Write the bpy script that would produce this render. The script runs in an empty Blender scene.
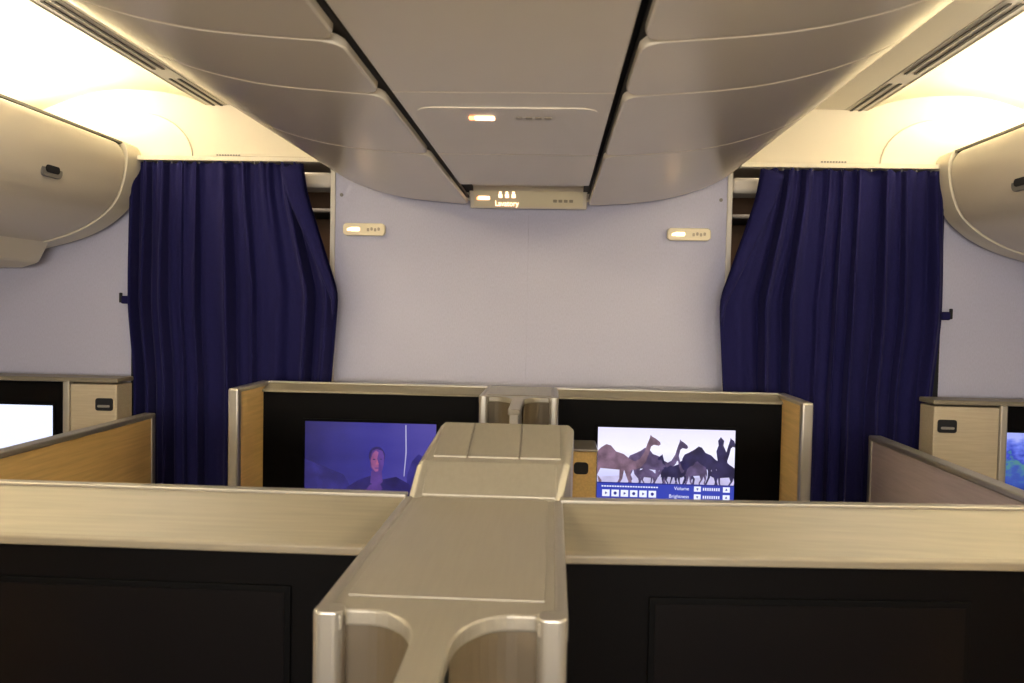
import bpy, bmesh, math
from mathutils import Vector, Matrix
S=bpy.context.scene
S.view_settings.view_transform='Standard'
R=math.radians
def srgb(r,g,b):
    f=lambda c:(c/255/12.92) if c/255<=0.04045 else ((c/255+0.055)/1.055)**2.4
    return (f(r),f(g),f(b),1)
# ---------------- materials
def mat(name,col,rough=.5,metal=0,emit=None,es=1,noise=0,nscale=(30,30,30),bump=0,bscale=None,spec=None,coat=0,sheen=0):
    m=bpy.data.materials.new(name); m.use_nodes=True
    nt=m.node_tree; b=nt.nodes['Principled BSDF']
    b.inputs['Base Color'].default_value=col; b.inputs['Roughness'].default_value=rough; b.inputs['Metallic'].default_value=metal
    if spec is not None: b.inputs['Specular IOR Level'].default_value=spec
    if coat: b.inputs['Coat Weight'].default_value=coat; b.inputs['Coat Roughness'].default_value=.1
    if sheen:
        b.inputs['Sheen Weight'].default_value=sheen; b.inputs['Sheen Roughness'].default_value=.4; b.inputs['Sheen Tint'].default_value=(.35,.33,.75,1)
    if emit:
        b.inputs['Emission Color'].default_value=emit; b.inputs['Emission Strength'].default_value=es
    if noise or bump:
        tc=nt.nodes.new('ShaderNodeTexCoord'); mp=nt.nodes.new('ShaderNodeMapping'); mp.inputs['Scale'].default_value=nscale
        n=nt.nodes.new('ShaderNodeTexNoise'); n.inputs['Scale'].default_value=1; n.inputs['Detail'].default_value=5
        nt.links.new(tc.outputs['Object'],mp.inputs[0]); nt.links.new(mp.outputs[0],n.inputs['Vector'])
        if noise:
            cr=nt.nodes.new('ShaderNodeValToRGB'); cr.color_ramp.elements[0].position=.3; cr.color_ramp.elements[1].position=.7
            cr.color_ramp.elements[0].color=tuple(c*(1-noise) for c in col[:3])+(1,)
            cr.color_ramp.elements[1].color=tuple(min(1,c*(1+noise)) for c in col[:3])+(1,)
            nt.links.new(n.outputs['Fac'],cr.inputs[0]); nt.links.new(cr.outputs[0],b.inputs['Base Color'])
        if bump:
            bp=nt.nodes.new('ShaderNodeBump'); bp.inputs['Strength'].default_value=bump; bp.inputs['Distance'].default_value=.004
            nt.links.new(n.outputs['Fac'],bp.inputs['Height']); nt.links.new(bp.outputs[0],b.inputs['Normal'])
    return m
M={}
M['cream']=mat('cream_plastic',srgb(220,212,194),.38,noise=.02,nscale=(3,3,3))
M['creamdoor']=mat('bin_door_plastic',srgb(222,212,194),.22,noise=.02,nscale=(2,2,2))
M['cove']=mat('cove_white',srgb(244,238,216),.6,noise=.01,nscale=(2,2,2))
M['gap']=mat('dark_gap',srgb(14,14,20),.8)
M['seam']=mat('seam_grey',srgb(80,76,68),.7)
M['fabric']=mat('lavender_fabric',srgb(180,180,202),.85,noise=.06,nscale=(200,200,70),bump=.12)
M['curtain']=mat('navy_curtain',srgb(25,24,68),.9,noise=.12,nscale=(160,160,60),spec=.1,sheen=.12)
M['champ']=mat('champagne_laminate',srgb(124,116,100),.42,metal=.15,noise=.09,nscale=(5,120,120))
M['champY']=mat('champagne_laminate_lengthwise',srgb(140,134,123),.34,metal=.25,noise=.04,nscale=(120,6,120))
M['metal']=mat('satin_aluminium',srgb(168,163,154),.3,metal=.7,noise=.02,nscale=(40,40,4))
M['wood']=mat('maple_veneer',srgb(204,170,110),.45,noise=.12,nscale=(90,4,90))
M['woodpale']=mat('pale_maple_veneer',srgb(176,163,140),.45,noise=.07,nscale=(8,60,130))
M['woodv']=mat('maple_veneer_horizontal',srgb(196,160,100),.45,noise=.12,nscale=(4,6,120))
M['mauve']=mat('mauve_laminate',srgb(170,158,166),.5,noise=.08,nscale=(60,5,90))
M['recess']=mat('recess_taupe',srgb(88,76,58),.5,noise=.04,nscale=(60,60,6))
M['black']=mat('black_satin',srgb(6,5,6),.5,spec=.06,noise=.05,nscale=(3,3,3))
M['bezel']=mat('screen_bezel',srgb(5,5,6),.5,spec=.06)
M['carpet']=mat('cabin_carpet',srgb(52,54,72),.95,noise=.25,nscale=(60,60,60),bump=.3)
M['galley']=mat('galley_brown',srgb(92,66,44),.6,noise=.1,nscale=(6,6,40))
M['white']=mat('white_plastic',srgb(215,208,196),.5)
M['grey']=mat('grey_plastic',srgb(120,116,112),.5)
M['lamp']=mat('lamp_tube',srgb(255,235,200),.5,emit=srgb(255,232,190),es=6)
M['signlit']=mat('sign_lit_warm',srgb(255,200,150),.5,emit=srgb(255,210,170),es=3.0)
M['signlitred']=mat('sign_lit_red',srgb(255,120,60),.5,emit=(1,.30,.10,1),es=5)
M['signdim']=mat('sign_dim',srgb(158,146,126),.5)
M['signplate']=mat('sign_plate',srgb(214,203,176),.4,emit=srgb(230,205,150),es=.05)
def em(name,c,s=1.0):
    return mat(name,(0,0,0,1),.4,emit=c,es=s)
def emn(name,c,s=1.0,var=.25,sc=14):
    m=mat(name,(0,0,0,1),.4,emit=c,es=s); nt=m.node_tree; b=nt.nodes['Principled BSDF']
    tc=nt.nodes.new('ShaderNodeTexCoord'); n=nt.nodes.new('ShaderNodeTexNoise'); n.inputs['Scale'].default_value=sc; n.inputs['Detail'].default_value=3
    cr=nt.nodes.new('ShaderNodeValToRGB'); cr.color_ramp.elements[0].position=.35; cr.color_ramp.elements[1].position=.65
    cr.color_ramp.elements[0].color=tuple(x*(1-var) for x in c[:3])+(1,); cr.color_ramp.elements[1].color=tuple(min(1,x*(1+var*1.6)) for x in c[:3])+(1,)
    nt.links.new(tc.outputs['Object'],n.inputs['Vector']); nt.links.new(n.outputs['Fac'],cr.inputs[0]); nt.links.new(cr.outputs[0],b.inputs['Emission Color'])
    return m
def grad(name,stops,s=1.0,axis='Z',noise=0,nsc=6):
    m=bpy.data.materials.new(name); m.use_nodes=True; nt=m.node_tree; b=nt.nodes['Principled BSDF']
    b.inputs['Base Color'].default_value=(.01,.01,.01,1); b.inputs['Roughness'].default_value=.15
    tc=nt.nodes.new('ShaderNodeTexCoord'); sp=nt.nodes.new('ShaderNodeSeparateXYZ'); cr=nt.nodes.new('ShaderNodeValToRGB')
    nt.links.new(tc.outputs['Generated'],sp.inputs[0])
    n=nt.nodes.new('ShaderNodeTexNoise'); n.inputs['Scale'].default_value=nsc; nt.links.new(tc.outputs['Generated'],n.inputs['Vector'])
    ma=nt.nodes.new('ShaderNodeMath'); ma.operation='MULTIPLY_ADD'; ma.inputs[1].default_value=noise
    nt.links.new(n.outputs['Fac'],ma.inputs[0]); nt.links.new(sp.outputs[axis],ma.inputs[2])
    sb=nt.nodes.new('ShaderNodeMath'); sb.operation='SUBTRACT'; sb.inputs[1].default_value=noise*.5
    nt.links.new(ma.outputs[0],sb.inputs[0]); nt.links.new(sb.outputs[0],cr.inputs[0])
    cr.color_ramp.elements[0].position=stops[0][0]; cr.color_ramp.elements[0].color=stops[0][1]
    cr.color_ramp.elements[1].position=stops[-1][0]; cr.color_ramp.elements[1].color=stops[-1][1]
    for p,c in stops[1:-1]:
        e=cr.color_ramp.elements.new(p); e.color=c
    nt.links.new(cr.outputs[0],b.inputs['Emission Color']); b.inputs['Emission Strength'].default_value=s
    return m
# ---------------- helpers
def empty(name,loc=(0,0,0)):
    e=bpy.data.objects.new(name,None); S.collection.objects.link(e); e.location=loc; e.empty_display_size=.05; return e
def obj(name,verts,faces,m,par=None,smooth=False,bev=0,fn=None):
    if fn: verts=[fn(v) for v in verts]
    me=bpy.data.meshes.new(name); me.from_pydata([tuple(v) for v in verts],[],faces); 
    bm=bmesh.new(); bm.from_mesh(me); bmesh.ops.recalc_face_normals(bm,faces=bm.faces); bm.to_mesh(me); bm.free()
    o=bpy.data.objects.new(name,me); S.collection.objects.link(o)
    me.materials.append(m)
    if smooth:
        for p in me.polygons: p.use_smooth=True
    if bev:
        b=o.modifiers.new('bevel','BEVEL'); b.width=bev; b.segments=3; b.limit_method='ANGLE'; b.angle_limit=R(35)
    if par: o.parent=par; o.matrix_parent_inverse=par.matrix_world.inverted()
    return o
def box(name,x0,x1,y0,y1,z0,z1,m,par=None,bev=.003,fn=None):
    if x0>x1:x0,x1=x1,x0
    v=[(x,y,z) for z in(z0,z1) for y in(y0,y1) for x in(x0,x1)]
    f=[(0,1,3,2),(4,6,7,5),(0,4,5,1),(1,5,7,3),(3,7,6,2),(2,6,4,0)]
    return obj(name,v,f,m,par,bev=bev,fn=fn)
def prismX(name,prof,x0,x1,m,par=None,bev=0,fn=None,smooth=False): # prof (y,z)
    n=len(prof); v=[(x0,y,z) for y,z in prof]+[(x1,y,z) for y,z in prof]
    f=[tuple(range(n)),tuple(range(n,2*n))]+[(i,(i+1)%n,n+(i+1)%n,n+i) for i in range(n)]
    return obj(name,v,f,m,par,bev=bev,fn=fn,smooth=smooth)
def prismY(name,prof,y0,y1,m,par=None,bev=0): # prof (x,z)
    n=len(prof); v=[(x,y0,z) for x,z in prof]+[(x,y1,z) for x,z in prof]
    f=[tuple(range(n)),tuple(range(n,2*n))]+[(i,(i+1)%n,n+(i+1)%n,n+i) for i in range(n)]
    return obj(name,v,f,m,par,bev=bev)
def prismZ(name,prof,z0,z1,m,par=None,bev=0): # prof (x,y)
    n=len(prof); v=[(x,y,z0) for x,y in prof]+[(x,y,z1) for x,y in prof]
    f=[tuple(range(n)),tuple(range(n,2*n))]+[(i,(i+1)%n,n+(i+1)%n,n+i) for i in range(n)]
    return obj(name,v,f,m,par,bev=bev)
def catmull(P,n=8):
    out=[]
    for i in range(len(P)-1):
        p0=P[max(i-1,0)];p1=P[i];p2=P[i+1];p3=P[min(i+2,len(P)-1)]
        for k in range(n):
            t=k/n
            out.append(tuple(.5*((2*p1[j])+(-p0[j]+p2[j])*t+(2*p0[j]-5*p1[j]+4*p2[j]-p3[j])*t*t+(-p0[j]+3*p1[j]-3*p2[j]+p3[j])*t**3) for j in range(len(p1))))
    out.append(P[-1]); return out
def interp(tab,x,lin=False):
    if x<=tab[0][0]: return tab[0][1]
    for (a,b),(c,d) in zip(tab,tab[1:]):
        if x<=c:
            t=(x-a)/(c-a); 
            if not lin: t=t*t*(3-2*t)
            return b+(d-b)*t
    return tab[-1][1]
def sheetY(name,prof,y0,y1,m,par=None,thick=.02,ny=2,r=0,bev=.004,corner='both',offset=0):
    """curved panel: profile (x,z) swept along y, with rounded corners on the first-edge side"""
    n=len(prof); d=[0]
    for a,b in zip(prof,prof[1:]): d.append(d[-1]+math.dist(a,b))
    v=[];NY=12
    for i,(x,z) in enumerate(prof):
        ins=0
        for dd in ([d[i]] + ([d[-1]-d[i]] if corner=='both' else [])):
            if r and dd<r: ins=max(ins,r-math.sqrt(max(0,r*r-(r-dd)**2)))
        a=y0+ins;b=y1-ins
        for k in range(NY+1): v.append((x,a+(b-a)*k/NY,z))
    f=[(i*(NY+1)+k,i*(NY+1)+k+1,(i+1)*(NY+1)+k+1,(i+1)*(NY+1)+k) for i in range(n-1) for k in range(NY)]
    o=obj(name,v,f,m,par,smooth=True)
    s=o.modifiers.new('solid','SOLIDIFY'); s.thickness=thick; s.offset=offset
    if bev:
        b=o.modifiers.new('bevel','BEVEL'); b.width=bev; b.segments=3; b.limit_method='ANGLE'; b.angle_limit=R(50); b.harden_normals=True
    return o
def densify(prof,step=.012):
    out=[]
    for a,b in zip(prof,prof[1:]):
        k=max(1,int(math.dist(a,b)/step))
        for i in range(k): out.append((a[0]+(b[0]-a[0])*i/k,a[1]+(b[1]-a[1])*i/k))
    out.append(prof[-1]); return out
def text(name,s,size,loc,rot,m,par=None,align='CENTER',sx=1):
    c=bpy.data.curves.new(name,'FONT'); c.body=s; c.size=size; c.align_x=align; c.align_y='CENTER'; c.extrude=.0003
    c.materials.append(m); o=bpy.data.objects.new(name,c); S.collection.objects.link(o); o.location=loc; o.rotation_euler=rot; o.scale=(sx,1,1)
    if par: o.parent=par; o.matrix_parent_inverse=par.matrix_world.inverted()
    return o
def rrect(cx,cz,w,h,r,n=5):
    P=[]
    for (sx,sz,a0) in((1,1,0),(-1,1,90),(-1,-1,180),(1,-1,270)):
        for k in range(n+1):
            a=R(a0+90*k/n); P.append((cx+sx*(w/2-r)+r*math.cos(a),cz+sz*(h/2-r)+r*math.sin(a)))
    return P
# ---------------- room shell
YF=4.30; YB=-2.6
box('floor',-2.95,2.95,YB,6.0,-.05,0,M['carpet'],bev=0)
wf=empty('wall_front')
box('fabric_panel_port',-.985,-.0003,YF,YF+.04,0,2.32,M['fabric'],wf,bev=.0003)
box('fabric_panel_starboard',.0003,.985,YF,YF+.04,0,2.32,M['fabric'],wf,bev=.0003)
box('backing',-.985,.985,YF+.012,YF+.08,0,2.62,M['fabric'],wf,bev=0)
for s in(-1,1):
    box('edge_trim',s*.985,s*1.01,YF-.012,YF+.09,0,2.62,M['white'],wf,bev=.004)
    for zz in(2.12,):
        P=[(s*.955+.009*math.cos(a*math.pi/8),zz+.009*math.sin(a*math.pi/8)) for a in range(16)]
        prismY('press_stud',P,YF-.004,YF+.002,M['grey'],wf,bev=.001)
for s,nm in((-1,'wall_front_port'),(1,'wall_front_starboard')):
    w=empty(nm)
    box('fabric_panel',s*2.03,s*2.895,YF-.03,YF+.05,0,2.45,M['fabric'],w,bev=0)
    box('edge_trim',s*2.005,s*2.03,YF-.036,YF+.06,0,2.3,M['gap'],w,bev=.002)
box('wall_left',-3.0,-2.9,YB,6.0,0,2.75,M['cream'],bev=0)
box('wall_right',2.9,3.0,YB,6.0,0,2.75,M['cream'],bev=0)
box('wall_back',-2.95,2.95,YB-.05,YB,0,2.75,M['cream'],bev=0)
# galley beyond curtain
g=empty('galley_wall')
box('wall_panel',-2.895,2.895,5.5,5.55,0,2.73,M['galley'],g,bev=0)
for s in(-1,1):
    box('galley_cabinet',s*1.02,s*1.34,4.9,5.5,0,2.06,M['galley'],g,bev=.01)
    box('galley_upper_box',s*1.03,s*1.25,4.40,4.6,2.17,2.25,M['white'],g,bev=.02)
    box('galley_shelf',s*1.03,s*1.4,4.8,5.5,2.085,2.11,M['grey'],g,bev=.01)
    box('galley_ceiling',s*1.01,s*2.89,4.35,5.5,2.40,2.44,M['white'],g,bev=0)
    ld=bpy.data.lights.new('galley_fill_light','AREA'); ld.size=.3; ld.energy=3; ld.color=(1,.8,.6)  # added fill to lift the dark gap behind the curtain, not a cabin fixture
    lo=bpy.data.objects.new('galley_fill_light' if s<0 else 'galley_fill_light.001',ld); S.collection.objects.link(lo); lo.location=(s*1.35,4.55,2.39)
# ceiling
c=empty('ceiling')
box('roof_skin',-2.95,2.95,YB,6.0,2.74,2.78,M['cream'],c,bev=0)
for s in(-1,1):
    sheetY('aisle_panel',[(s*1.02,2.57),(s*1.53,2.565)],YB,4.24,M['cream'],c,.02)
    pr=catmull([(s*1.63,2.555),(s*1.75,2.60),(s*1.95,2.63),(s*2.2,2.62),(s*2.5,2.52),(s*2.72,2.40),(s*2.88,2.33)],6)
    sheetY('cove_panel',pr,YB,4.24,M['cove'],c,.01,bev=0)
    # air grille
    gr=box('air_grille_frame',s*1.53,s*1.63,YB,4.24,2.553,2.572,M['white'],c,bev=.002)
    y=-1.0
    while y<4.0:
        for xx in(1.55,1.59): box('air_grille_slot',s*xx,s*(xx+.012),y,y+.80,2.549,2.555,M['seam'],c,bev=0)
        y+=.95
    # header above curtain
    box('curtain_header',s*1.0,s*2.2,4.24,4.30,2.29,2.74,M['cream'],c,bev=.004)
    box('curtain_header_outboard',s*2.2,s*2.9,4.245,4.30,2.35,2.74,M['cove'],c,bev=0)
    dome=[(s*1.70,2.29)]+[(s*(1.70+.27*(1-math.cos(R(a)))),2.29+.22*math.sin(R(a))) for a in range(0,91,10)]+[(s*2.15,2.52),(s*2.15,2.29)]
    prismY('cove_end_fairing',dome,4.228,4.245,M['cove'],c,bev=.012)
    for k in range(9):
        box('notice_mark',s*1.5+(-.08+.014*k),s*1.5+(-.08+.014*k)+.009,4.237,4.2405,2.300,2.307,M['grey'],c,bev=0)
# lamps
for s in(-1,1):
    l=empty('cove_light_strip' if s<0 else 'cove_light_strip.001')
    box('lamp_tray',s*2.16,s*2.34,YB+.1,4.14,2.33,2.345,M['white'],l,bev=.002)
    box('lamp_tube',s*2.22,s*2.28,YB+.15,4.1,2.35,2.375,M['lamp'],l,bev=.01)
    ld=bpy.data.lights.new('cove_lamp','AREA'); ld.shape='RECTANGLE'; ld.size=.12; ld.size_y=6.5; ld.energy=150; ld.color=(1,.88,.66)
    lo=bpy.data.objects.new('cove_lamp',ld); S.collection.objects.link(lo); lo.location=(s*2.25,.8,2.385); lo.rotation_euler=(R(180),R(-4*s),0)
    lo.parent=l
    ld=bpy.data.lights.new('aisle_fill','AREA'); ld.shape='RECTANGLE'; ld.size=.25; ld.size_y=5; ld.energy=22; ld.color=(1,.92,.80)  # added fill under the aisle ceiling for general brightness, no fixture known there
    lo=bpy.data.objects.new('aisle_fill_light' if s<0 else 'aisle_fill_light.001',ld); S.collection.objects.link(lo); lo.location=(s*1.3,.5,2.54)
lw=empty('cabin_fill_light')  # added fill behind the camera, brightens bulkhead and bin undersides
box('fill_light_housing',-1.35,1.35,YB+.003,YB+.06,1.25,1.85,M['white'],lw,bev=.01)  # made-up casing around the added fill, out of view
ld=bpy.data.lights.new('fill_light','AREA'); ld.shape='RECTANGLE'; ld.size=2.6; ld.size_y=.5; ld.energy=195; ld.color=(1,.92,.82)
lo=bpy.data.objects.new('fill_light',ld); S.collection.objects.link(lo); lo.location=(0,YB+.08,1.55); lo.rotation_euler=(R(98),0,0); lo.parent=lw
# ---------------- centre overhead bins
ob=empty('center_overhead_bins')
half=catmull([(.293,2.078),(.6,2.105),(.83,2.165),(.98,2.25),(1.05,2.36),(1.08,2.56)],8)
breaks=[-2.5,-1.2,.1,1.24,1.66,2.07,2.86,4.19]
for s in(-1,1):
    pr=densify([(s*x,z) for x,z in half],.012)
    bk=[(s*x,z+.028) for x,z in half]
    sheetY('bin_shell',bk,YB+.1,4.20,M['seam'],ob,.01,bev=0)
    for a,b in zip(breaks,breaks[1:]):
        sheetY('bin_door',pr,a+.003,b-.003,M['creamdoor'],ob,.022,r=.05,bev=.006,corner='one')
    box('gap_channel',s*.265,s*.42,YB+.1,4.18,2.125,2.15,M['gap'],ob,bev=0)
# closing end cap
cap=[(-x,z+.012) for x,z in half[::-1]]+[(x,z+.012) for x,z in half]
prismY('bin_end_cap',cap,4.205,4.235,M['creamdoor'],ob,bev=.006)
ys=[-2.5,-.6,.5,1.45,2.08,2.90,3.60]
for a,b in zip(ys,ys[1:]):
    box('service_panel',-.273,.273,a+.002,b-.002,2.078,2.11,M['creamdoor'],ob,bev=.005)
FY0,FZ0,FY1,FZ1=4.10,2.145,4.19,2.05
prismX('sign_housing',[(3.59,2.165),(3.59,2.145),(FY0,FZ0),(FY1,FZ1),(4.204,2.052),(4.204,2.165)],-.285,.285,M['creamdoor'],ob,bev=.005)
FL=math.hypot(FY1-FY0,FZ1-FZ0); fy=(FY1-FY0)/FL; fz=(FZ1-FZ0)/FL; al=math.atan2(-fz,fy)
def onface(x,t,off=0): # outward normal of the inclined face = (0,fz,-fy)
    return (x,FY0+(FY1-FY0)*t+off*fz,FZ0+(FZ1-FZ0)*t-off*fy)
sg=empty('lavatory_sign')
def faceplate(name,pts,m,par,off=.002):
    v=[onface(x,t,off) for x,t in pts]+[onface(x,t,-.001) for x,t in pts]
    n=len(pts); f=[tuple(range(n)),tuple(range(n,2*n))]+[(i,(i+1)%n,n+(i+1)%n,n+i) for i in range(n)]
    return obj(name,v,f,m,par)
text('lavatory_word','Lavatory',.046,onface(-.105,.76,.004),(math.pi-al,0,0),M['signlit'],sg,sx=.72)
faceplate('sign_lens',rrect(0,.55,.53,.72,.03),M['signplate'],sg,.001)
faceplate('seatbelt_lit',rrect(-.215,.52,.055,.17,.02),M['signlit'],sg,.003)
faceplate('seatbelt_arrow',[(-.25,.60),(-.235,.60),(-.235,.42),(-.25,.5)],M['signlitred'],sg,.003)
for k in range(3):
    faceplate('person_icon',rrect(-.135+.032*k,.42,.018,.16,.008),M['signlit'],sg,.003)
    faceplate('person_head',rrect(-.135+.032*k,.27,.012,.08,.005),M['signlit'],sg,.003)
for k in range(4): faceplate('unlit_icon',rrect(.13+.026*k,.62,.018,.12,.008),M['signdim'],sg,.003)
def ceilplate(name,cx,cy,w,h,r,m,par,z0,z1): return prismZ(name,rrect(cx,cy,w,h,r),z0,z1,m,par,bev=0)
sg2=empty('seat_belt_sign')
ceilplate('sign_frame',0,2.34,.48,.22,.05,M['creamdoor'],sg2,2.0755,2.079)
ceilplate('lit_symbol',-.065,2.34,.055,.04,.008,M['signlit'],sg2,2.072,2.076)
ceilplate('lit_tip',-.10,2.34,.015,.03,.006,M['signlitred'],sg2,2.072,2.076)
for k in range(4): ceilplate('unlit_symbol',.03+.026*k,2.34,.018,.028,.006,M['signdim'],sg2,2.0735,2.076)
# ---------------- side bins
side=catmull([(1.985,2.325),(1.965,2.27),(1.985,2.13),(2.05,2.01),(2.22,1.90),(2.5,1.82),(2.72,1.79)],8)
for s in(-1,1):
    e=empty('side_overhead_bin' if s<0 else 'side_overhead_bin.001')
    pr=[(s*x,z) for x,z in side]
    core=[(s*(x+.016),z+.004) for x,z in side]+[(s*2.88,1.79),(s*2.88,2.30),(s*2.02,2.325)]
    prismY('bin_core',core,YB+.1,4.20,M['seam'],e,bev=.01)
    for a,b in((-2.4,-1.2),(-1.19,0),(.01,1.3),(1.31,2.6),(2.61,4.06)):
        sheetY('bin_door',densify(pr[3:-6],.012),a+.003,b-.004,M['creamdoor'],e,.02,r=.10,bev=.007,corner='both')
    sheetY('end_rim',pr,4.066,4.21,M['cream'],e,.03,bev=.01)
    prismY('painted_shadow_strip',[(s*1.975,2.322),(s*1.985,2.336),(s*2.05,2.336),(s*2.05,2.322)],YB+.1,4.2,M['seam'],e)  # dark strip coloured in for the shadow line between bin and cove
    prismY('service_unit',[(s*2.36,1.86),(s*2.42,1.74),(s*2.50,1.715),(s*2.88,1.70),(s*2.88,1.86)],YB+.1,4.12,M['cream'],e,bev=.02)
    # latch
    lat=rrect(3.5,2.10,.15,.06,.028)
    v=[(s*1.982,y,z) for y,z in lat]+[(s*2.02,y,z) for y,z in lat]; n=len(lat)
    obj('latch_bezel',v,[tuple(range(n)),tuple(range(n,2*n))]+[(i,(i+1)%n,n+(i+1)%n,n+i) for i in range(n)],M['grey'],e,bev=.003)
    lat=rrect(3.5,2.105,.10,.034,.016); v=[(s*1.978,y,z) for y,z in lat]+[(s*2.02,y,z) for y,z in lat]; n=len(lat)
    obj('latch_handle',v,[tuple(range(n)),tuple(range(n,2*n))]+[(i,(i+1)%n,n+(i+1)%n,n+i) for i in range(n)],M['gap'],e,bev=.003)
# ---------------- curtains
inner=[(0,1.0),(1.1,.975),(1.50,.945),(1.62,.938),(2.10,1.095),(2.28,1.125)]
outer=[(0,1.95),(1.1,1.965),(1.6,2.0),(2.28,1.985)]
for s in(-1,1):
    e=empty('aisle_curtain' if s<0 else 'aisle_curtain.001')
    NU,NV=360,60; v=[]
    bt=interp(inner,2.28,True)
    for j in range(NV+1):
        z=.02+(2.255-.02)*j/NV
        a=interp(outer,z);b=(interp(inner,z-.04,True)+interp(inner,z,True)+interp(inner,z+.04,True))/3
        hz=max(0,min(1,(2.25-z)/.5))
        for i in range(NU+1):
            u=i/NU
            w=u+.030*math.sin(u*8+s*1.3)+.016*math.sin(u*21+s)
            ph=w*2*math.pi*9
            A=(.027+.012*math.sin(u*15+1+s)+.006*math.sin(u*37))*(.7+.45*hz)
            # asymmetric drapery fold, sharper on one flank, with small gathers near the rail
            y=4.178+A*(math.sin(ph+.85*math.sin(ph)))+.005*math.sin(ph*2+1.1+z*.8)+(.006*math.sin(ph*3+u*6)*(1-hz))+.003*math.sin(z*5+u*40)
            x=a+(bt-a)*u+(b-bt)*u**3.2+.012*math.sin(ph+.8)*u*(1-u)*4
            v.append((s*x,y,z+.005*math.sin(ph*2)*(1 if j==NV else 0)))
    f=[(j*(NU+1)+i,j*(NU+1)+i+1,(j+1)*(NU+1)+i+1,(j+1)*(NU+1)+i) for j in range(NV) for i in range(NU)]
    o=obj('curtain_cloth',v,f,M['curtain'],e,smooth=True)
    sm=o.modifiers.new('solid','SOLIDIFY'); sm.thickness=.003
    fl=[]
    for j in range(25):
        z=1.52+(2.25-1.52)*j/24; b=interp(inner,z,True)
        for i in range(7):
            u=i/6; fl.append((s*(b-.004+.10*u*(.10+.90*j/24)),4.130-.010*math.sin(u*math.pi)+.003*math.sin(z*17),z-.03*u))
    ff=[(j*7+i,j*7+i+1,(j+1)*7+i+1,(j+1)*7+i) for j in range(24) for i in range(6)]
    o=obj('leading_edge_flap',fl,ff,M['curtain'],e,smooth=True); o.modifiers.new('solid','SOLIDIFY').thickness=.003
    box('curtain_rail',s*1.02,s*1.955,4.16,4.215,2.262,2.285,M['cream'],e,bev=.003)
    for k in range(12): box('glide_hook',s*(1.15+.070*k),s*(1.158+.070*k),4.18,4.20,2.25,2.265,M['grey'],e,bev=.001)
    box('tie_hook',s*1.985,s*2.03,4.15,4.25,1.545,1.585,M['curtain'],e,bev=.01)
    box('tie_hook_pin',s*2.02,s*2.036,4.15,4.16,1.55,1.60,M['gap'],e,bev=.004)
# ---------------- bulkhead signs
for s in(-1,1):
    e=empty('seat_belt_sign.001' if s<0 else 'seat_belt_sign.002')
    cx=s*.82+(-.012 if s<0 else -.022); z=1.945
    prismY('sign_body',rrect(cx,z,.215,.062,.02),YF-.03,YF-.0005,M['signplate'],e,bev=.005)
    prismY('lit_symbol',rrect(cx-.045,z,.05,.020,.008),YF-.0325,YF-.029,M['signlit'],e)
    prismY('lit_bar',[(cx-.085,z-.008),(cx-.07,z-.008),(cx-.07,z+.008),(cx-.085,z+.002)],YF-.0325,YF-.029,M['signlit'],e)
    for k in range(4): prismY('unlit_symbol',rrect(cx+.022+.018*k,z-.002+(k%2)*.004,.012,.016,.004),YF-.032,YF-.029,M['signdim'],e)
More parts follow.
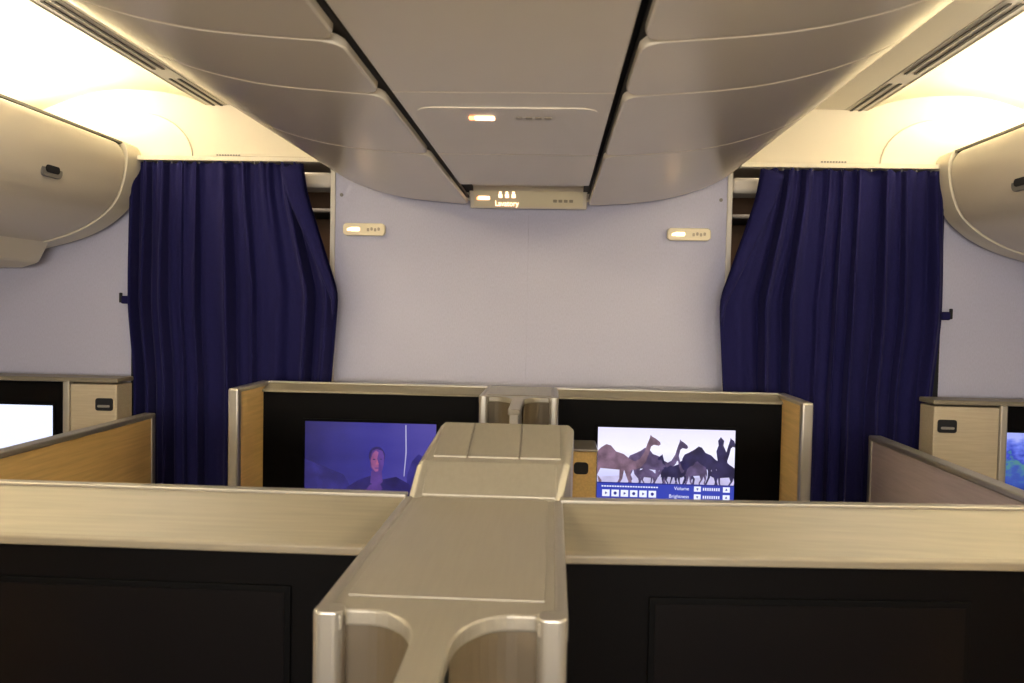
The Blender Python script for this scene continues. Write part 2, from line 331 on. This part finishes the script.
# ---------------- centre consoles
def console(name,yf,yb,w,zt,raised):
    e=empty(name)
    L=[(-w,yb),(-w,yf),(-w+.035,yf)]
    n=12
    bx0=-w+.035; bx1=-.024
    L+=[(bx0,yf+.022)]
    xs=bx0+(bx1-bx0)*.30
    for k in range(n+1):
        a=R(90*k/n)
        L.append((xs+(bx1-xs)*math.sin(a),yf+.022-(.11)*(1-math.cos(a))))
    L.append((-.022,yf-.42))
    Rr=[(-x,y) for x,y in L[::-1]]
    P=L+Rr
    prismZ('top_plate',P,zt-.022,zt,M['champY'],e,bev=.004)
    box('top_inlay',-w+.026,w-.026,yf+.07,yb-.01,zt,zt+.003,M['champY'],e,bev=.002)
    for s in(-1,1):
        box('edge_strip',s*(w+.004),s*(w-.014),yf+.005,yb,zt-.03,zt+.003,M['metal'],e,bev=.005)
        box('side_panel',s*(w-.016),s*(w-.002),yf+.03,yb,0,zt-.024,M['woodv'],e,bev=.001)
        prismZ('corner_post',rrect(s*(w-.016),yf+.014,.038,.034,.012),0,zt+.004,M['metal'],e,bev=.003)
        n2=10; pts=[(s*(w-.03),yf+.026),(s*(w-.06),yf+.03)]+[(s*(.022+(w-.085)*(1-math.sin(R(9*k)))),yf+.03-.10*(1-math.cos(R(9*k)))) for k in range(n2+1)]
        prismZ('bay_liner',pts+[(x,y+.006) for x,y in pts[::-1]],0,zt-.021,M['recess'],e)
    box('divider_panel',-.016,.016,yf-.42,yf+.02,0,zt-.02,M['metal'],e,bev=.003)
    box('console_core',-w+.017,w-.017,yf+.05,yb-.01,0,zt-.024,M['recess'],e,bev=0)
    if raised:
        y0=yb
        sec=[(y0,zt,-w,w),(y0+.10,zt+.058,-w+.004,w+.018),(y0+.115,zt+.062,-w+.005,w+.022),(y0+.33,zt+.113,-w+.024,w+.032),(y0+.36,zt+.098,-w+.026,w+.032)]
        v=[];
        for y,z,xl,xr in sec: v+=[(xl,y,z-.012),(xl+.014,y,z),(xr-.014,y,z),(xr,y,z-.012),(xr,y,0),(xl,y,0)]
        f=[tuple(range(6)),tuple(range(len(v)-6,len(v)))]
        for i in range(len(sec)-1):
            for k in range(6): f.append((i*6+k,i*6+(k+1)%6,(i+1)*6+(k+1)%6,(i+1)*6+k))
        obj('raised_back_section',v,f,M['champY'],e,bev=.004)
        def q(y): 
            for a,b in zip(sec,sec[1:]):
                if a[0]<=y<=b[0]: return a[1]+(b[1]-a[1])*(y-a[0])/(b[0]-a[0])
        for nm,x0,x1,ya,ybb in(('lid_panel',-w+.03,w-.01,y0+.006,y0+.094),('lid_center',-.045,.065,y0+.122,y0+.32),('lid_side',-w+.036,-.049,y0+.122,y0+.32),('lid_side',.069,w,y0+.122,y0+.32)):
            vv=[(x,y,q(y)+dz) for dz in(-.004,.0035) for y in(ya,ybb) for x in(x0,x1)]
            obj(nm,vv,[(0,1,3,2),(4,6,7,5),(0,4,5,1),(1,5,7,3),(3,7,6,2),(2,6,4,0)],M['champY'],e,bev=.002)
    return e
console('center_console',1.045,1.72,.158,1.163,True)
console('center_console.001',3.46,3.95,.160,1.195,False)
# ---------------- centre suites
def suite(name,s,y0,zt,lipb,lipt,sdep,k,plen,win=.165,wout=1.12):
    e=empty(name)
    fn=lambda v:(v[0],v[1]+k*(abs(v[0])-win),v[2])
    box('monitor_wall',s*win,s*wout,y0,y0+.09,0,lipb+.01,M['black'],e,bev=.003,fn=fn)
    prof=[(y0-.018,lipb),(y0-.018,lipt-.006),(y0-.012,lipt),(y0+sdep,zt-.006),(y0+sdep+.008,zt),(y0+sdep+.03,zt),(y0+sdep+.03,lipb)]
    prismX('top_rail',prof,s*(win-.008),s*(wout),M['champ'],e,bev=.003,fn=fn)
    prismX('rail_bright_edge',[(y0+sdep+.004,zt-.003),(y0+sdep+.004,zt+.004),(y0+sdep+.034,zt+.004),(y0+sdep+.034,zt-.003)],s*(win-.008),s*wout,M['metal'],e,bev=.002,fn=fn)
    dy=k*(wout-win)
    ya=y0+dy-plen; yb=y0+dy+sdep+.035
    box('side_partition',s*wout,s*(wout+.03),ya+.02,yb,0,zt-.012,M['wood'],e,bev=.002)
    box('partition_cap',s*(wout-.004),s*(wout+.036),ya,yb,zt-.014,zt+.004,M['metal'],e,bev=.004)
    box('partition_post',s*(wout-.006),s*(wout+.038),ya-.02,ya+.022,0,zt+.004,M['metal'],e,bev=.008)
    return fn
fL=suite('suite_partition',-1,1.60,1.168,1.078,1.100,.10,.0,.5)
fR=suite('suite_partition.001',1,1.60,1.166,1.076,1.098,.10,.06,.5)
gL=suite('suite_partition.002',-1,3.75,1.202,1.165,1.175,.06,0,.30,wout=1.16)
gR=suite('suite_partition.003',1,3.75,1.202,1.165,1.175,.06,.0,.30,wout=1.14)
# monitors
def monitor(name,x0,x1,z0,z1,y,screen,fn=None):
    e=empty(name)
    box('bezel',x0-.012,x1+.012,y-.007,y-.0005,z0-.012,z1+.012,M['bezel'],e,bev=.0015,fn=fn)
    box('display',x0,x1,y-.0085,y-.006,z0,z1,screen,e,bev=0,fn=fn)
    return e
off=mat('screen_off',srgb(9,7,8),.35,spec=.12)
monitor('seat_monitor',-.96,-.37,.67,1.0,1.60,off,fL)
monitor('seat_monitor.001',.34,.93,.67,1.0,1.60,off,fR)
scrL=grad('film_scene',[(0,srgb(38,34,98)),(.5,srgb(60,56,146)),(1,srgb(84,76,162))],.95,'X',.5,3)
X0,X1,Z0,Z1=-.965,-.375,.700,1.037
mL=monitor('seat_monitor.002',X0,X1,Z0,Z1,3.75,scrL)
def pic(name,pts,m,par,box4,lay,y=3.75):
    a,b,cc,d=box4; yy=y-.0090-.0004*lay
    v=[(a+(b-a)*u,yy,cc+(d-cc)*w) for u,w in pts]
    return obj(name,v,[tuple(range(len(v)))],m,par)
def ell(cx,cy,rx,ry,n=24,a0=0):
    return [(cx+rx*math.cos(t)*math.cos(a0)-ry*math.sin(t)*math.sin(a0)*.57,cy+rx*math.cos(t)*math.sin(a0)*1.7+ry*math.sin(t)*math.cos(a0)) for t in [2*math.pi*i/n for i in range(n)]]
B=(X0,X1,Z0,Z1)
dk=emn('film_dark',srgb(40,34,94)); dk2=emn('film_mid_dark',srgb(50,45,118)); sk=emn('film_skin',srgb(146,84,136)); sk2=emn('film_skin_shadow',srgb(82,56,128)); hr=emn('film_hair',srgb(42,34,92)); wh=em('film_highlight',srgb(170,166,212)); red=em('film_red',srgb(176,96,132))
pic('backdrop_shape',[(.0,0),(.0,.5),(.12,.42),(.3,.30),(.4,.0)],dk2,mL,B,1)
pic('jacket',[(.28,0),(.33,.14),(.42,.24),(.50,.29),(.60,.25),(.70,.29),(.80,.20),(.88,0)],dk,mL,B,2)
pic('neck',[(.505,.20),(.51,.36),(.59,.36),(.60,.22),(.56,.15)],sk2,mL,B,3)
pic('hair_back',ell(.553,.56,.062,.125,24),hr,mL,B,3)
pic('face',[(.508,.58),(.500,.50),(.505,.41),(.53,.34),(.56,.32),(.592,.36),(.606,.45),(.608,.56),(.595,.63),(.55,.655),(.52,.63)],sk2,mL,B,4)
pic('face_lit_side',[(.520,.59),(.506,.50),(.514,.41),(.543,.35),(.565,.36),(.568,.46),(.555,.52),(.566,.61),(.545,.635)],sk,mL,B,5)
for nm,p in(('eye',ell(.532,.515,.010,.008,10)),('eye_far',ell(.585,.52,.008,.007,10)),('mouth',[(.536,.405),(.578,.408),(.575,.395),(.54,.393)])):
    pic(nm,p,sk2 if nm=='mouth' else hr,mL,B,6)
pic('nose',[(.556,.52),(.568,.45),(.545,.445)],red,mL,B,6)
pic('hand',[(.47,.10),(.50,.17),(.54,.20),(.58,.19),(.60,.13),(.58,.08),(.52,.05)],sk2,mL,B,5)
pic('second_figure',[(.80,0),(.78,.30),(.82,.50),(.87,.60),(.93,.54),(1,.42),(1,0)],dk2,mL,B,1)
pic('pole_glow',[(.765,.98),(.775,.98),(.780,.62),(.765,.30),(.758,.30),(.770,.62)],wh,mL,B,3)
scrR=grad('documentary_scene',[(0,srgb(170,170,230)),(.4,srgb(205,205,245)),(.7,srgb(240,238,255)),(1,srgb(226,222,252))],1.15,'Z',.15,5)
Z0,Z1=.712,1.045
X0,X1=.342,.94; B=(X0,X1,Z0,Z1)
mR=monitor('seat_monitor.003',X0,X1,Z0,Z1,3.75,scrR)
camel=[(0,.50),(.04,.58),(.12,.62),(.22,.68),(.29,.74),(.35,.72),(.42,.62),(.52,.58),(.60,.50),(.67,.46),(.73,.50),(.79,.62),(.83,.78),(.855,.86),(.865,.92),(.885,.89),(.93,.86),(.99,.80),(1.0,.76),(.975,.735),(.91,.75),(.875,.72),(.85,.60),(.81,.46),(.75,.36),(.68,.32),(.62,.31),(.615,.18),(.66,.0),(.63,.0),(.575,.16),(.53,.31),(.51,.16),(.44,0),(.41,0),(.47,.16),(.47,.31),(.22,.33),(.18,.22),(.24,.12),(.22,0),(.185,0),(.20,.11),(.12,.22),(.10,.31),(.06,.2),(.09,.12),(.03,0),(0,0),(.045,.13),(.01,.24),(.03,.38),(-.01,.28),(-.02,.32)]
def cam(cx,cy,w,h,c,lay,flip=False,clip=(0,1)):
    pts=[(min(clip[1],max(clip[0],cx+(w*(1-a) if flip else w*a))),cy+h*b) for a,b in camel]
    pic('camel',pts,c,mR,B,lay)
cb=emn('camel_brown',srgb(124,98,118),var=.3,sc=22); cb2=emn('camel_dark',srgb(48,43,80),var=.3,sc=22); cb3=emn('camel_mid',srgb(92,78,114),var=.3,sc=22)
pic('dune',[(0,.22),(1,.22),(1,.42),(.7,.36),(.4,.40),(0,.34)],emn('dune_tone',srgb(200,194,232),var=.1,sc=18),mR,B,1)
cam(.22,.24,.44,.68,cb3,2); cam(.44,.26,.26,.44,cb2,3,True)
cam(-.10,.20,.56,.78,cb,5); cam(.62,.26,.40,.70,cb2,3); cam(.56,.24,.24,.46,cb3,4,True); cam(.76,.22,.26,.48,cb2,5,True); cam(.47,.24,.22,.38,cb2,6); cam(.30,.24,.2,.34,cb3,4)
pic('rider',[(.88,.55),(.865,.72),(.88,.80),(.875,.86),(.895,.91),(.92,.86),(.915,.80),(.94,.70),(.95,.52)],cb2,mR,B,6)
ui=em('menu_blue',srgb(56,70,182)); ui2=em('menu_dark_blue',srgb(38,46,140)); tx=em('menu_text',srgb(235,238,255),1.1)
pic('menu_band',[(0,0),(1,0),(1,.275),(0,.275)],ui,mR,B,7)
pic('menu_shadow',[(0,.258),(1,.258),(1,.275),(0,.275)],ui2,mR,B,8)
for k in range(22): pic('title_mark',[(.035+.019*k,.212),(.048+.019*k,.212),(.048+.019*k,.230),(.035+.019*k,.230)],tx,mR,B,9)
for k in range(6):
    x=.04+.068*k; pic('menu_icon',[(x,.085),(x+.055,.085),(x+.055,.175),(x,.175)],tx,mR,B,9)
    pic('menu_icon_glyph',ell(x+.0275,.13,.012,.022,8 if k%2 else 3),ui2,mR,B,10)
for row,(w,wd) in enumerate((('Volume',.60),('Brightness',.555))):
    zz=.215-.105*row
    text(w.lower()+'_word',w,.021,(X0+(X1-X0)*.675,3.75-.0135,Z0+(Z1-Z0)*zz),(R(90),0,0),tx,mR,align='RIGHT')
    for x in(.71,.92):
        pic('arrow_key',[(x,zz-.035),(x+.05,zz-.035),(x+.05,zz+.035),(x,zz+.035)],tx,mR,B,9)
        pic('arrow_glyph',ell(x+.025,zz,.012,.018,3,R(90 if x>.8 else 270)),ui2,mR,B,10)
    for k in range(8): pic('level_bar',[(.775+.016*k,zz-.02),(.784+.016*k,zz-.02),(.784+.016*k,zz+.02),(.775+.016*k,zz+.02)],tx,mR,B,9)
# side cabinets beside rear console
for s in(-1,1):
    e=empty('side_cabinet' if s<0 else 'side_cabinet.001')
    box('cabinet_body',s*.195,s*.326,3.50,3.742,0,.975,M['wood'],e,bev=.004)
    box('cabinet_top',s*.193,s*.330,3.49,3.742,.975,.985,M['metal'],e,bev=.003)
    prismY('socket_recess',rrect(s*.262,.905,.06,.05,.015),3.494,3.503,M['gap'],e,bev=.002)
# ---------------- window-side suites
for s in(-1,1):
    e=empty('window_suite_partition' if s<0 else 'window_suite_partition.001')
    dz=.006 if s<0 else 0
    xi=1.95 if s<0 else 1.885
    box('monitor_wall',s*2.20,s*2.88,4.0,4.12,0,1.15+dz,M['black'],e,bev=.003)
    box('end_panel',s*xi,s*2.20,3.97,4.12,0,1.15+dz,M['woodpale'],e,bev=.006)
    box('end_panel_edge',s*2.175,s*2.21,3.955,4.0,0,1.165+dz,M['metal'],e,bev=.008)
    box('top_rail',s*(xi-.005),s*2.88,3.965,4.125,1.158+dz,1.18+dz,M['champ'],e,bev=.006)
    prismY('latch_recess',rrect(s*(xi+.06),1.06,.085,.06,.012),3.962,3.975,M['gap'],e,bev=.002)
    prismY('latch_bar',rrect(s*(xi+.06),1.052,.06,.012,.005),3.958,3.966,M['grey'],e,bev=.001)
    if s<0:
        monitor('window_seat_monitor',-2.83,-2.28,.73,1.045,4.0,em('bright_screen',srgb(225,232,255),1.3))
    else:
        mm=monitor('window_seat_monitor.001',2.225,2.80,.715,1.035,4.0,grad('map_screen',[(0,srgb(30,50,130)),(.40,srgb(50,80,170)),(.55,srgb(70,130,130)),(.62,srgb(40,60,180)),(.8,srgb(100,120,225)),(1,srgb(160,170,240))],1.1,'Z',.8,9))
for s,x,ye,m in((-1,1.73,3.90,M['wood']),(1,1.53,3.78,M['mauve'])):
    e=empty('aisle_partition' if s<0 else 'aisle_partition.001')
    box('panel',s*x,s*(x+.028),2.3,ye-.02,0,1.012,m,e,bev=.002)
    box('cap_rail',s*(x-.006),s*(x+.05),2.3,ye,1.012,1.035,M['metal'],e,bev=.006)
    box('end_post',s*(x-.006),s*(x+.04),ye-.035,ye,0,1.03,M['metal'],e,bev=.008)
# ---------------- world + camera
w=bpy.data.worlds.new('cabin_world'); S.world=w; w.use_nodes=True
w.node_tree.nodes['Background'].inputs[0].default_value=(.05,.045,.04,1)
cd=bpy.data.cameras.new('camera'); co=bpy.data.objects.new('camera',cd); S.collection.objects.link(co); S.camera=co
cd.sensor_width=36; cd.lens=850/1024*36; cd.clip_start=.05
co.matrix_world=Matrix.Translation((.135,0,1.55))@Matrix.Rotation(.0482,4,'Z')@Matrix.Rotation(R(90-2.09),4,'X')@Matrix.Rotation(.02,4,'Z')
cd.dof.use_dof=True; cd.dof.focus_distance=3.8; cd.dof.aperture_fstop=6.3
